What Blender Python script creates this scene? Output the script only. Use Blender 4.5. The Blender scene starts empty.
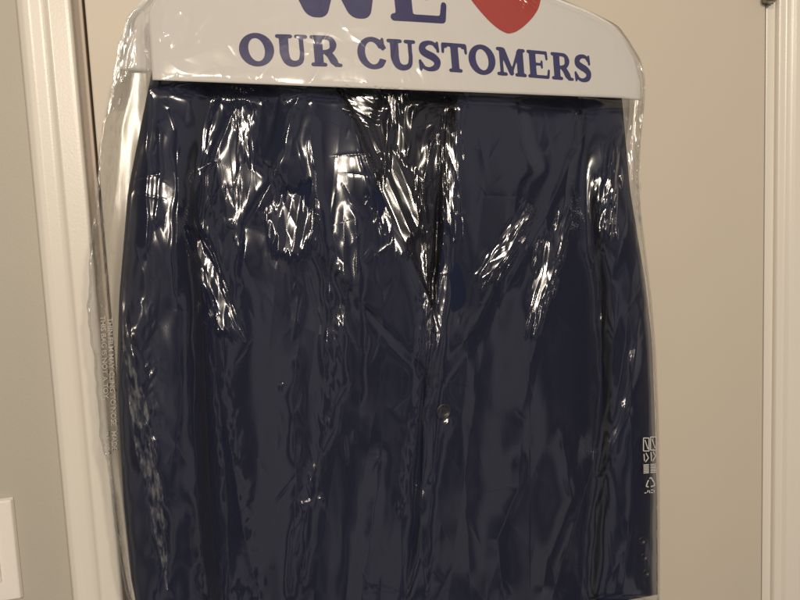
import bpy, math
import numpy as np
from mathutils import Matrix, Vector

rng = np.random.default_rng(7)
R_ = math.radians
sc = bpy.context.scene
COL = sc.collection

# ------------------------------------------------------------------ camera
F_PX, CU, CV = 700.0, 400.0, 300.0
PITCH, ROLL, YAW = R_(5.7), R_(2.55), R_(15.0)
fwd = np.array([math.sin(YAW) * math.cos(PITCH), math.cos(YAW) * math.cos(PITCH), -math.sin(PITCH)])
r0 = np.array([math.cos(YAW), -math.sin(YAW), 0.0])
u0 = np.cross(r0, fwd)
rgt = math.cos(ROLL) * r0 - math.sin(ROLL) * u0
upv = math.cos(ROLL) * u0 + math.sin(ROLL) * r0
CZ = 1.45
DD = 0.84                                    # distance along the axis to the door face
cam_p = np.array([0.0, 0.0, CZ]) - fwd * DD
cam_p[2] = CZ
cam_p[0] = 0.0
cam_p[1] = -DD * fwd[1]


def rays(u, v):
    u = np.asarray(u, float); v = np.asarray(v, float)
    a = (u - CU) / F_PX
    b = -(v - CV) / F_PX
    return (fwd[None, :] + a.reshape(-1, 1) * rgt[None, :] + b.reshape(-1, 1) * upv[None, :])


def on_plane(u, v, p0, n, h=0.0):
    d = rays(u, v)
    h = np.broadcast_to(np.asarray(h, float).reshape(-1), (d.shape[0],))
    t = ((p0 - cam_p) @ n + h) / (d @ n)
    return cam_p[None, :] + d * t[:, None]


ND = np.array([0.0, -1.0, 0.0])
P0 = np.array([0.0, 0.0, 0.0])


def door_pt(u, v, off=0.0):
    """point on the plane lying off metres in front of the door face"""
    return on_plane(np.atleast_1d(u), np.atleast_1d(v), P0, ND, off)


# the hanging plane of the jacket: turned a little more than the door
XTRA = R_(-5.0)
NJ = np.array([-math.sin(XTRA), -math.cos(XTRA), 0.0])
XJ = np.array([math.cos(XTRA), -math.sin(XTRA), 0.0])
PJ = door_pt(650, 330, 0.016)[0]


def J(u, v, h):
    return on_plane(u, v, PJ, NJ, h)


# ------------------------------------------------------------------ helpers
def new_mesh(name, verts, faces, mat, parent=None, smooth=True):
    me = bpy.data.meshes.new(name)
    verts = np.asarray(verts, dtype=np.float32)
    faces = list(faces) if not isinstance(faces, np.ndarray) else faces
    if isinstance(faces, np.ndarray):
        n, k = faces.shape
        me.vertices.add(len(verts)); me.vertices.foreach_set('co', verts.ravel())
        me.loops.add(n * k); me.loops.foreach_set('vertex_index', faces.astype(np.int32).ravel())
        me.polygons.add(n)
        me.polygons.foreach_set('loop_start', np.arange(0, n * k, k, dtype=np.int32))
        me.polygons.foreach_set('loop_total', np.full(n, k, dtype=np.int32))
        me.update(calc_edges=True)
    else:
        me.from_pydata([tuple(map(float, q)) for q in verts], [], [tuple(int(i) for i in f) for f in faces])
    me.validate()
    if smooth:
        me.polygons.foreach_set('use_smooth', np.ones(len(me.polygons), dtype=bool))
    me.materials.append(mat)
    o = bpy.data.objects.new(name, me)
    COL.objects.link(o)
    if parent is not None:
        o.parent = parent
        o.matrix_parent_inverse = parent.matrix_world.inverted() if False else Matrix.Translation(-parent.location)
    return o


def thing(name, loc, label, cat, group=None):
    o = bpy.data.objects.new(name, None)
    COL.objects.link(o)
    o.location = tuple(float(c) for c in loc)
    o.empty_display_size = 0.05
    o['label'] = label; o['category'] = cat
    if group:
        o['group'] = group
    return o


def grid_faces(nr, nc, off=0):
    i = np.arange(nr - 1)[:, None] * nc + np.arange(nc - 1)[None, :] + off
    return np.stack([i, i + 1, i + nc + 1, i + nc], -1).reshape(-1, 4)


def sheet_solid(front, back, nr, nc):
    """front and back (nr*nc,3) sheets closed round the rim"""
    n = nr * nc
    f = grid_faces(nr, nc)
    b = grid_faces(nr, nc, n)[:, ::-1]
    ring = np.concatenate([np.arange(nc), np.arange(1, nr) * nc + nc - 1,
                           (nr - 1) * nc + np.arange(nc - 2, -1, -1), np.arange(nr - 2, 0, -1) * nc])
    nx = np.roll(ring, -1)
    side = np.stack([nx, ring, ring + n, nx + n], -1)
    return np.concatenate([front, back]), np.concatenate([f, b, side])


def extrude_profile(pts, z0, z1, nz=2):
    """closed profile of (x,y) extruded in z"""
    P = np.asarray(pts, float); k = len(P)
    zs = np.linspace(z0, z1, nz)
    V = np.concatenate([np.column_stack([P, np.full(k, z)]) for z in zs])
    F = []
    for a in range(nz - 1):
        for i in range(k):
            j = (i + 1) % k
            F.append((a * k + i, a * k + j, (a + 1) * k + j, (a + 1) * k + i))
    F.append(tuple(range(k))[::-1]); F.append(tuple((nz - 1) * k + i for i in range(k)))
    return V, F


def fix_normals(o):
    import bmesh
    bm = bmesh.new(); bm.from_mesh(o.data)
    bmesh.ops.recalc_face_normals(bm, faces=bm.faces)
    bm.to_mesh(o.data); bm.free()


def bevel(o, w, seg=2, ang=35):
    m = o.modifiers.new('soft_edge', 'BEVEL'); m.width = w; m.segments = seg
    m.limit_method = 'ANGLE'; m.angle_limit = R_(ang)
    m.harden_normals = False


def box(x0, x1, y0, y1, z0, z1):
    V = [(x, y, z) for z in (z0, z1) for y in (y0, y1) for x in (x0, x1)]
    F = [(0, 2, 3, 1), (4, 5, 7, 6), (0, 1, 5, 4), (2, 6, 7, 3), (0, 4, 6, 2), (1, 3, 7, 5)]
    return V, F


# ------------------------------------------------------------------ noise
def perlin(x, y, seed=0):
    x = np.asarray(x, float); y = np.asarray(y, float)
    r = np.random.default_rng(seed)
    g = r.uniform(0, 2 * np.pi, (256, 256))
    gx, gy = np.cos(g), np.sin(g)
    xi = np.floor(x).astype(int); yi = np.floor(y).astype(int)
    fx, fy = x - xi, y - yi
    sx = fx * fx * fx * (fx * (6 * fx - 15) + 10); sy = fy * fy * fy * (fy * (6 * fy - 15) + 10)

    def d(i, j):
        a, b = (xi + i) % 256, (yi + j) % 256
        return gx[a, b] * (fx - i) + gy[a, b] * (fy - j)
    n = (d(0, 0) * (1 - sx) + d(1, 0) * sx) * (1 - sy) + (d(0, 1) * (1 - sx) + d(1, 1) * sx) * sy
    return n * 1.5


def crumple(u, v, lam, slope, seed, n=6, ang=(0, 180), warp=0.35):
    """sum of sharp folds with random directions, like creased film; heights in px"""
    r = np.random.default_rng(seed)
    h = np.zeros_like(u)
    for k in range(n):
        a = R_(r.uniform(*ang)); l = lam * r.uniform(0.6, 1.6)
        w = perlin(u / (l * 3) + 7.3 * k, v / (l * 3) + 3.1, seed + k) * l * warp * 2
        x = u * math.cos(a) + v * math.sin(a) + w + r.uniform(0, 100)
        s = slope * r.uniform(0.6, 1.2)
        m = np.clip(perlin(u / (l * 4) + 11.7 * k, v / (l * 4) + 5.2, seed + 50 + k) * 1.2 + 0.5, 0, 1)
        t = np.abs(np.mod(x, 2 * l) - l) - l / 2
        h += s * t * m
    return h / math.sqrt(n) * 1.6


def polyline_dist(u, v, pts):
    """signed distance to a polyline, and the arc position 0..1"""
    P = np.asarray(pts, float)
    seg = np.diff(P, axis=0); L = np.hypot(seg[:, 0], seg[:, 1]); tot = L.sum(); acc = np.concatenate([[0], np.cumsum(L)])
    best = np.full(u.shape, 1e9); sgn = np.ones(u.shape); arc = np.zeros(u.shape)
    for i in range(len(seg)):
        t = np.clip(((u - P[i, 0]) * seg[i, 0] + (v - P[i, 1]) * seg[i, 1]) / (L[i] ** 2), 0, 1)
        dx = u - P[i, 0] - t * seg[i, 0]; dy = v - P[i, 1] - t * seg[i, 1]
        d = np.hypot(dx, dy); m = d < best
        best = np.where(m, d, best)
        sgn = np.where(m, np.where(dx * seg[i, 1] - dy * seg[i, 0] >= 0, 1.0, -1.0), sgn)
        arc = np.where(m, (acc[i] + t * L[i]) / tot, arc)
    return best, sgn, arc


def poly_sd(u, v, pts):
    """signed distance to a polygon, positive inside"""
    P = np.asarray(pts, float); n = len(P)
    d = np.full(u.shape, 1e9); ins = np.zeros(u.shape, bool)
    for i in range(n):
        a, b = P[i], P[(i + 1) % n]
        e = b - a
        t = np.clip(((u - a[0]) * e[0] + (v - a[1]) * e[1]) / (e @ e + 1e-9), 0, 1)
        d = np.minimum(d, np.hypot(u - a[0] - t * e[0], v - a[1] - t * e[1]))
        c = ((a[1] > v) != (b[1] > v)) & (u < (b[0] - a[0]) * (v - a[1]) / (b[1] - a[1] + 1e-12) + a[0])
        ins ^= c
    return np.where(ins, d, -d)


def sstep(x, a, b):
    t = np.clip((x - a) / (b - a), 0, 1)
    return t * t * (3 - 2 * t)


def curve(tab):
    v = [t[0] for t in tab]; x = [t[1] for t in tab]

    def f(q):
        # smooth interpolation through the table
        return np.interp(q, v, x)
    return f


def smooth_curve(tab, k=12):
    f = curve(tab)

    def g(q):
        q = np.asarray(q, float)
        s = 0
        for d in np.linspace(-k, k, 9):
            s = s + f(q + d)
        return s / 9
    return g


def blur(img, s):
    """gaussian blur by fft with edge padding"""
    p = int(4 * s) + 1
    im = np.pad(img, p, mode='edge')
    fy = np.fft.fftfreq(im.shape[0])[:, None]; fx = np.fft.rfftfreq(im.shape[1])[None, :]
    G = np.exp(-2 * np.pi ** 2 * s * s * (fx * fx + fy * fy))
    return np.fft.irfft2(np.fft.rfft2(im) * G, s=im.shape)[p:-p, p:-p]


# ------------------------------------------------------------------ materials
def mat(name):
    m = bpy.data.materials.new(name); m.use_nodes = True
    nt = m.node_tree
    b = nt.nodes['Principled BSDF']
    return m, nt, b


def N(nt, typ, **kw):
    n = nt.nodes.new(typ)
    for k, v in kw.items():
        setattr(n, k, v)
    return n


def noise_bump(nt, b, scale, strength, dist=0.001, detail=3, stretch=None, rough=0.5):
    tc = N(nt, 'ShaderNodeTexCoord'); mp = N(nt, 'ShaderNodeMapping')
    nt.links.new(tc.outputs['Object'], mp.inputs['Vector'])
    if stretch:
        mp.inputs['Scale'].default_value = stretch
    nz = N(nt, 'ShaderNodeTexNoise'); nz.inputs['Scale'].default_value = scale; nz.inputs['Detail'].default_value = detail
    nz.inputs['Roughness'].default_value = rough
    nt.links.new(mp.outputs[0], nz.inputs['Vector'])
    bp = N(nt, 'ShaderNodeBump'); bp.inputs['Strength'].default_value = strength; bp.inputs['Distance'].default_value = dist
    nt.links.new(nz.outputs['Fac'], bp.inputs['Height']); nt.links.new(bp.outputs[0], b.inputs['Normal'])
    return mp, nz, bp


def paint(name, col, rough, bump=(250, 0.15, 0.0006), vary=0.04, spec=0.5):
    m, nt, b = mat(name)
    b.inputs['Roughness'].default_value = rough
    b.inputs['Specular IOR Level'].default_value = spec
    mp, nz, bp = noise_bump(nt, b, bump[0], bump[1], bump[2])
    n2 = N(nt, 'ShaderNodeTexNoise'); n2.inputs['Scale'].default_value = 5; n2.inputs['Detail'].default_value = 5
    nt.links.new(mp.outputs[0], n2.inputs['Vector'])
    mx = N(nt, 'ShaderNodeMix', data_type='RGBA'); mx.inputs[6].default_value = (*[c * (1 - vary) for c in col], 1)
    mx.inputs[7].default_value = (*[min(1, c * (1 + vary)) for c in col], 1)
    nt.links.new(n2.outputs['Fac'], mx.inputs[0]); nt.links.new(mx.outputs[2], b.inputs['Base Color'])
    return m


M_wall = paint('greige_wall_paint', (0.43, 0.402, 0.34), 0.6, (320, 0.25, 0.0008))
M_trim = paint('cream_trim_gloss', (0.74, 0.70, 0.625), 0.28, (420, 0.22, 0.0005), 0.02)
M_door = paint('cream_door_paint', (0.575, 0.517, 0.427), 0.5, (500, 0.12, 0.0005), 0.025)
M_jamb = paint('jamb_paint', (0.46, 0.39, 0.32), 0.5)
M_plate = paint('switch_plastic', (0.80, 0.76, 0.70), 0.3, (50, 0.02, 0.0002), 0.01)
M_steel, nt_, b_ = mat('hinge_metal')
b_.inputs['Base Color'].default_value = (0.30, 0.27, 0.23, 1); b_.inputs['Metallic'].default_value = 1
b_.inputs['Roughness'].default_value = 0.35
noise_bump(nt_, b_, 200, 0.1)


def make_wool(name, col):
    m, nt, b = mat(name)
    b.inputs['Roughness'].default_value = 0.85
    b.inputs['Specular IOR Level'].default_value = 0.25
    b.inputs['Sheen Weight'].default_value = 0.05
    b.inputs['Sheen Roughness'].default_value = 0.5
    mp, nz, bp = noise_bump(nt, b, 900, 0.35, 0.0006, 2)
    n2 = N(nt, 'ShaderNodeTexNoise'); n2.inputs['Scale'].default_value = 14; n2.inputs['Detail'].default_value = 6
    nt.links.new(mp.outputs[0], n2.inputs['Vector'])
    wv = N(nt, 'ShaderNodeTexWave'); wv.inputs['Scale'].default_value = 330; wv.inputs['Distortion'].default_value = 1.0
    wv.bands_direction = 'DIAGONAL'
    nt.links.new(mp.outputs[0], wv.inputs['Vector'])
    ad = N(nt, 'ShaderNodeMath', operation='ADD'); nt.links.new(n2.outputs['Fac'], ad.inputs[0])
    ml = N(nt, 'ShaderNodeMath', operation='MULTIPLY'); ml.inputs[1].default_value = 0.25
    nt.links.new(wv.outputs['Fac'], ml.inputs[0]); nt.links.new(ml.outputs[0], ad.inputs[1])
    mx = N(nt, 'ShaderNodeMix', data_type='RGBA')
    mx.inputs[6].default_value = (*[c * 0.75 for c in col], 1); mx.inputs[7].default_value = (*[c * 1.2 for c in col], 1)
    nt.links.new(ad.outputs[0], mx.inputs[0]); nt.links.new(mx.outputs[2], b.inputs['Base Color'])
    return m


M_wool = make_wool('navy_wool', (0.0048, 0.0078, 0.0295))
M_lining = make_wool('navy_lining', (0.003, 0.004, 0.013))
M_button, nt_, b_ = mat('navy_button')
b_.inputs['Base Color'].default_value = (0.02, 0.021, 0.03, 1); b_.inputs['Roughness'].default_value = 0.35
noise_bump(nt_, b_, 300, 0.1)
M_thread, nt_, b_ = mat('button_thread')
b_.inputs['Base Color'].default_value = (0.01, 0.012, 0.03, 1); b_.inputs['Roughness'].default_value = 0.9
noise_bump(nt_, b_, 2000, 0.4)

M_paper = paint('white_card', (0.71, 0.69, 0.66), 0.65, (180, 0.08, 0.0004), 0.012, 0.3)
M_navyink = paint('navy_ink', (0.026, 0.024, 0.12), 0.5, (180, 0.08, 0.0004), 0.05)
M_redink = paint('red_ink', (0.42, 0.04, 0.025), 0.5, (180, 0.08, 0.0004), 0.04)
M_print = paint('white_film_print', (0.62, 0.60, 0.57), 0.5, (180, 0.05, 0.0004), 0.05)


def make_film(name, haze=0.008, streaky=False):
    m = bpy.data.materials.new(name); m.use_nodes = True
    nt = m.node_tree; nt.nodes.clear()
    out = N(nt, 'ShaderNodeOutputMaterial')
    lw = N(nt, 'ShaderNodeLayerWeight'); lw.inputs['Blend'].default_value = 0.5
    pw = N(nt, 'ShaderNodeMath', operation='POWER'); pw.inputs[1].default_value = 4.0
    nt.links.new(lw.outputs['Facing'], pw.inputs[0])
    ma = N(nt, 'ShaderNodeMath', operation='MULTIPLY_ADD'); ma.inputs[1].default_value = 0.75; ma.inputs[2].default_value = 0.075
    nt.links.new(pw.outputs[0], ma.inputs[0])
    tc = N(nt, 'ShaderNodeTexCoord'); mp = N(nt, 'ShaderNodeMapping')
    mp.inputs['Scale'].default_value = (1, 1, 0.45)
    nt.links.new(tc.outputs['Object'], mp.inputs['Vector'])
    nz = N(nt, 'ShaderNodeTexNoise'); nz.inputs['Scale'].default_value = 260; nz.inputs['Detail'].default_value = 3
    nt.links.new(mp.outputs[0], nz.inputs['Vector'])
    bp = N(nt, 'ShaderNodeBump'); bp.inputs['Strength'].default_value = 0.05; bp.inputs['Distance'].default_value = 0.0005
    nt.links.new(nz.outputs['Fac'], bp.inputs['Height'])
    gl = N(nt, 'ShaderNodeBsdfGlossy'); gl.inputs['Roughness'].default_value = 0.135
    gl.inputs['Color'].default_value = (1, 1, 1, 1)
    nt.links.new(bp.outputs[0], gl.inputs['Normal'])
    tr = N(nt, 'ShaderNodeBsdfTransparent'); tr.inputs['Color'].default_value = (0.94, 0.94, 0.935, 1)
    df = N(nt, 'ShaderNodeBsdfDiffuse'); df.inputs['Color'].default_value = (0.8, 0.8, 0.8, 1)
    tl = N(nt, 'ShaderNodeBsdfTranslucent'); tl.inputs['Color'].default_value = (0.8, 0.8, 0.8, 1)
    hz = N(nt, 'ShaderNodeMixShader'); hz.inputs[0].default_value = 0.5
    nt.links.new(df.outputs[0], hz.inputs[1]); nt.links.new(tl.outputs[0], hz.inputs[2])
    m1 = N(nt, 'ShaderNodeMixShader'); m1.inputs[0].default_value = haze
    nt.links.new(tr.outputs[0], m1.inputs[1]); nt.links.new(hz.outputs[0], m1.inputs[2])
    m2 = N(nt, 'ShaderNodeMixShader')
    nt.links.new(ma.outputs[0], m2.inputs[0]); nt.links.new(m1.outputs[0], m2.inputs[1]); nt.links.new(gl.outputs[0], m2.inputs[2])
    if not streaky:
        nt.links.new(m2.outputs[0], out.inputs['Surface'])
        return m
    mp2 = N(nt, 'ShaderNodeMapping'); mp2.inputs['Scale'].default_value = (1, 1, 0.3)
    nt.links.new(tc.outputs['Object'], mp2.inputs['Vector'])
    n2 = N(nt, 'ShaderNodeTexNoise'); n2.inputs['Scale'].default_value = 240; n2.inputs['Detail'].default_value = 5
    n2.inputs['Roughness'].default_value = 0.6
    nt.links.new(mp2.outputs[0], n2.inputs['Vector'])
    mr = N(nt, 'ShaderNodeMapRange'); mr.inputs['From Min'].default_value = 0.44; mr.inputs['From Max'].default_value = 0.70
    mr.interpolation_type = 'SMOOTHSTEP'
    nt.links.new(n2.outputs['Fac'], mr.inputs['Value'])
    t2 = N(nt, 'ShaderNodeBsdfTransparent')
    m3 = N(nt, 'ShaderNodeMixShader')
    nt.links.new(mr.outputs['Result'], m3.inputs[0]); nt.links.new(t2.outputs[0], m3.inputs[1]); nt.links.new(m2.outputs[0], m3.inputs[2])
    nt.links.new(m3.outputs[0], out.inputs['Surface'])
    return m


M_film = make_film('clear_polythene_film')
M_seam = make_film('welded_film_seam', 0.09)
M_streaky = make_film('streaky_hazy_film', 0.13, True)  # noise streaks of pale haze, fully clear between them

# ------------------------------------------------------------------ setting: wall, frame, door
ZT, ZB = 2.05, 0.0


def X(u, v, off):
    return float(door_pt(u, v, off)[0][0])


# wall behind the left casing, right up to the switch plate
x_out = X(43.5, 300, -0.012)
wall_y = 0.012
V, F = box(-1.6, x_out + 0.03, wall_y, wall_y + 0.1, 0.0, 2.5)
w1 = new_mesh('wall', V, F, M_wall, smooth=False); w1['kind'] = 'structure'

# left casing: a profile from the wall to the reveal
xa = X(43.5, 300, 0.006); xb = X(50, 300, 0.010); xc = X(73, 300, 0.010); xd = X(97, 300, 0.004)
frame_t = thing('door_frame', ((xa + xd) / 2, 0, 0), 'cream painted moulded timber frame round the plain door', 'door frame')
prof = [(xa, wall_y + 0.001), (xa, -0.002), (xa + 0.002, -0.006), (xb, -0.0095), (xb + 0.006, -0.0105), (xc - 0.006, -0.0098), (xc - 0.002, -0.0085),
        (xc + 0.001, -0.0062), (xd - 0.006, -0.0048), (xd - 0.002, -0.0042), (xd, -0.0015), (xd, wall_y + 0.001)]
V, F = extrude_profile(prof, ZB, ZT + 0.2)
o = new_mesh('casing', V, F, M_trim, frame_t, smooth=False); fix_normals(o); bevel(o, 0.0012, 3, 12)
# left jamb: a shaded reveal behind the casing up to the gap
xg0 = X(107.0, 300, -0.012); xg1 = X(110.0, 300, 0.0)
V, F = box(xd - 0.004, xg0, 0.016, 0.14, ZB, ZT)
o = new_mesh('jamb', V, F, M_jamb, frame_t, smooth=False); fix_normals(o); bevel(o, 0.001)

# door slab
xr = X(763.5, 300, 0.0)
door_t = thing('door', ((xg1 + xr) / 2, 0, 0), 'plain flat cream door the bagged jacket hangs against', 'door')
V, F = box(xg1, xr, 0.0, 0.040, 0.01, ZT - 0.005)
o = new_mesh('door_slab', V, F, M_door, door_t, smooth=False); bevel(o, 0.0015, 3)

# right side: gap, stop and casing
e0 = X(766.0, 300, 0.0); e1 = X(774.0, 300, 0.0); e2 = X(781, 300, 0.0); e3 = X(790, 300, 0.006); e4 = X(835, 300, 0.01)
V, F = box(e0, e2 + 0.002, 0.003, 0.14, ZB, ZT)
o = new_mesh('jamb', V, F, M_trim, frame_t, smooth=False); bevel(o, 0.001)
prof = [(e1, 0.02), (e1, -0.001), (e1 + 0.0015, -0.004), (e1 + 0.005, -0.005), (e2 - 0.001, -0.0052), (e2 + 0.001, -0.0075), (e2 + 0.004, -0.0105),
        (e3, -0.0125), (e3 + 0.012, -0.015), (e4 - 0.012, -0.018), (e4 - 0.003, -0.0175), (e4, -0.014), (e4, 0.02)]
V, F = extrude_profile(prof, ZB, ZT + 0.2)
o = new_mesh('casing', V, F, M_trim, frame_t, smooth=False); fix_normals(o); bevel(o, 0.0012, 3, 12)
V, F = box(e4 - 0.02, 2.2, 0.0125, 0.1, 0.0, 2.5)
w2 = new_mesh('wall', V, F, M_wall, smooth=False); w2['kind'] = 'structure'

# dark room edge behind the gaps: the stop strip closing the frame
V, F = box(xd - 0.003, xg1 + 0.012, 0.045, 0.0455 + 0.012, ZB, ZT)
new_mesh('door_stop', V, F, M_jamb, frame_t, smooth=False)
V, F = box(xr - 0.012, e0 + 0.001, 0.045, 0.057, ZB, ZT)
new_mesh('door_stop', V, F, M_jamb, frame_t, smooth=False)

# hinge knuckle at the top right
hp = door_pt(769.5, 2.5, 0.008)[0]
seg = 24
hz0, hz1 = hp[2], hp[2] + 0.09
V = []; F = []
rr = 0.0085
prof_h = [(0, 0.0), (rr * 0.8, 0.0), (rr, 0.0012), (rr, 0.089), (rr * 0.8, 0.09), (0, 0.09)]
for (r, z) in prof_h:
    for k in range(seg):
        a = 2 * math.pi * k / seg
        V.append((hp[0] + r * math.cos(a), hp[1] + r * math.sin(a), hz0 + z))
for i in range(len(prof_h) - 1):
    for k in range(seg):
        j = (k + 1) % seg
        F.append((i * seg + k, i * seg + j, (i + 1) * seg + j, (i + 1) * seg + k))
hinge = new_mesh('hinge', V, F, M_steel, door_t); fix_normals(hinge)
V, F = box(hp[0] - 0.002, hp[0] + 0.012, hp[1] + 0.006, hp[1] + 0.0085, hz0 + 0.0005, hz0 + 0.089)
new_mesh('leaf_plate', V, F, M_steel, door_t, smooth=False)

# switch plate at bottom left
pc = on_plane([12.5], [498], np.array([0, wall_y, 0]), ND, 0.006)[0]
pb = on_plane([24.5], [600], np.array([0, wall_y, 0]), ND, 0.006)[0]
sw = thing('light_switch', (pc[0] - 0.035, wall_y, pc[2] - 0.06), 'pale wall switch plate beside the left door casing', 'light switch')
V, F = box(pc[0] - 0.070, pc[0], wall_y - 0.006, wall_y - 0.0002, pc[2] - 0.115, pc[2])
V = np.array(V)
cx_, cz_ = pc[0] - 0.035, pc[2] - 0.0575
for q in V:   # the front face is smaller than the back: a sloped rim
    if q[1] < wall_y - 0.004:
        q[0] = cx_ + (q[0] - cx_) * 0.93; q[2] = cz_ + (q[2] - cz_) * 0.96
o = new_mesh('wall_plate', V, F, M_plate, sw, smooth=False); bevel(o, 0.0015, 3)
V, F = box(cx_ - 0.0165, cx_ + 0.0165, wall_y - 0.0085, wall_y - 0.004, cz_ - 0.033, cz_ + 0.033)
o = new_mesh('rocker', V, F, M_plate, sw, smooth=False); bevel(o, 0.001, 2)

# ------------------------------------------------------------------ jacket in photo pixels, heights in metres
SL_out = smooth_curve([(40, 158), (80, 150), (130, 140), (190, 128), (300, 119), (400, 116), (500, 120), (600, 130), (700, 142)])
SL_in = smooth_curve([(40, 222), (80, 216), (170, 197), (250, 202), (330, 207), (420, 210), (500, 214), (600, 224), (700, 236)])
SR_in = smooth_curve([(40, 566), (98, 574), (200, 589), (300, 600), (380, 602), (450, 600), (520, 594), (600, 587), (700, 580)])
SR_out = smooth_curve([(40, 616), (98, 622), (190, 630), (280, 645), (340, 652), (420, 655), (500, 657), (600, 658), (700, 659)])
T_l = smooth_curve([(40, 172), (80, 176), (170, 172), (250, 176), (330, 180), (450, 186), (600, 192), (720, 200)])
T_r = smooth_curve([(40, 600), (98, 602), (200, 612), (300, 620), (400, 622), (480, 620), (600, 614), (720, 610)])


def h_torso(u, v):
    a, b = T_l(v), T_r(v)
    t = np.clip((u - (a + b) / 2) / ((b - a) / 2), -1, 1)
    h = 0.012 + 0.062 * np.sqrt(np.clip(1 - np.abs(t) ** 2.3, 0, 1)) ** 1.15
    h = h - 0.016 * (1 - sstep(v, 70, 190))
    h = h + 0.003 * perlin(u / 75, v / 190, 3) + 0.0014 * perlin(u / 26, v / 120, 4)
    return h


def h_sleeve(u, v, a, b, top, wr):
    t = np.clip((u - (a(v) + b(v)) / 2) / ((b(v) - a(v)) / 2), -1, 1)
    h = 0.012 + top * (0.5 + 0.5 * sstep(v, 70, 240)) * np.sqrt(np.clip(1 - np.abs(t) ** 3.0, 0, 1))
    h = h + (0.0022 * perlin(u / 30 + v / 160, v / 55, wr) + 0.0012 * perlin(u / 18, v / 28, wr + 1)) * (1 - t * t)
    return h


jloc = J([395], [660], 0.02)[0]
jacket = thing('suit_jacket', jloc, 'dark navy wool suit jacket hanging inside the clear bag', 'jacket')

# torso: back half and the two overlapping front panels
EDGE = smooth_curve([(60, 462), (200, 446), (330, 434), (385, 426), (420, 424), (520, 421), (620, 408), (700, 380)], 8)   # free edge of the overlapping front
UNDER = smooth_curve([(60, 330), (90, 338), (200, 384), (300, 430), (385, 446), (500, 452), (700, 450)], 8)              # edge of the front that lies beneath


def panel(name, ul, ur, lift, back, mt=None, nr=150, nc=110, v0=45, v1=690, parent=None):
    vs = np.linspace(v0, v1, nr); s = np.linspace(0, 1, nc)
    s = 0.5 - 0.5 * np.cos(np.pi * s)
    VV = np.repeat(vs, nc); a = np.repeat(ul(vs), nc); b = np.repeat(ur(vs), nc)
    UU = a + (b - a) * np.tile(s, nr)
    hf = h_torso(UU, VV) + lift(UU, VV)
    fr = J(UU, VV, hf); bk = J(UU, VV, np.maximum(hf - 0.004, 0.006) if back is None else np.full(UU.shape, back))
    V, F = sheet_solid(fr, bk, nr, nc)
    return new_mesh(name, V, F, mt or M_wool, jacket if parent is None else parent)


panel('back_panel', T_l, T_r, lambda u, v: -0.020 * sstep(u, T_l(v), T_l(v) + 50) * sstep(T_r(v) - u, 0, 50), 0.004, M_lining)
panel('front_panel', T_l, UNDER, lambda u, v: 0.0 * u, None)
panel('front_panel', EDGE, T_r, lambda u, v: 0.0065 - 0.002 * sstep(u - EDGE(v), 0, 60), None)


def lapel(outer, roll, lift, name='lapel', v0=75, v1=384):
    nr, nc = 90, 24
    vs = np.linspace(v0, v1, nr); s = np.linspace(0, 1, nc)
    VV = np.repeat(vs, nc); a = np.repeat(outer(vs), nc); b = np.repeat(roll(vs), nc)
    S = np.tile(s, nr)
    UU = a + (b - a) * S
    hf = h_torso(UU, VV) + lift + 0.003 * np.sin(np.pi * np.clip(S, 0, 1)) + 0.001 * S
    V, F = sheet_solid(J(UU, VV, hf), J(UU, VV, hf - 0.003), nr, nc)
    return new_mesh(name, V, F, M_wool, jacket)


LAP_A = smooth_curve([(60, 286), (140, 272), (163, 262), (171, 280), (240, 306), (320, 378), (384, 440)], 3)
LAP_B = smooth_curve([(60, 508), (150, 524), (171, 536), (180, 520), (260, 506), (330, 474), (384, 430)], 3)
lapel(LAP_A, UNDER, 0.003)
lapel(LAP_B, EDGE, 0.0085)

# sleeves as closed tubes
def sleeve(a, b, top, wr, v1f, pid):
    nr, nc = 160, 56
    V = []
    for i in range(nr):
        s = np.linspace(0, 1, nc)
        vv0 = 50.0
        th = np.pi * s
        # front half then back half
        tu = -np.cos(th)
        vend = v1f(tu)
        vv = vv0 + (vend - vv0) * (i / (nr - 1))
        u = (a(vv) + b(vv)) / 2 + (b(vv) - a(vv)) / 2 * tu
        hf = h_sleeve(u, vv, a, b, top, wr)
        V.append(J(u, vv, hf))
        V.append(J(u[::-1][1:-1], vv[::-1][1:-1], np.maximum(0.012 - 0.010 * np.sin(th[::-1][1:-1]), 0.002)))
    V = np.concatenate(V)
    k = nc + nc - 2
    i = np.arange(nr - 1)[:, None] * k; j = np.arange(k)[None, :]
    jn = (j + 1) % k
    F = np.stack(np.broadcast_arrays(i + j, i + jn, i + k + jn, i + k + j), -1).reshape(-1, 4)
    F = [tuple(f) for f in F] + [tuple(range(k))[::-1], tuple((nr - 1) * k + q for q in range(k))]
    return new_mesh('sleeve', V, F, M_wool, jacket)


sleeve(SL_out, SL_in, 0.058, 21, lambda t: 690 + 0 * t, 0)
sR = sleeve(SR_in, SR_out, 0.052, 31, lambda t: 608 - 13.5 * (t + 1) / 2 + 0 * t, 1)


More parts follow.
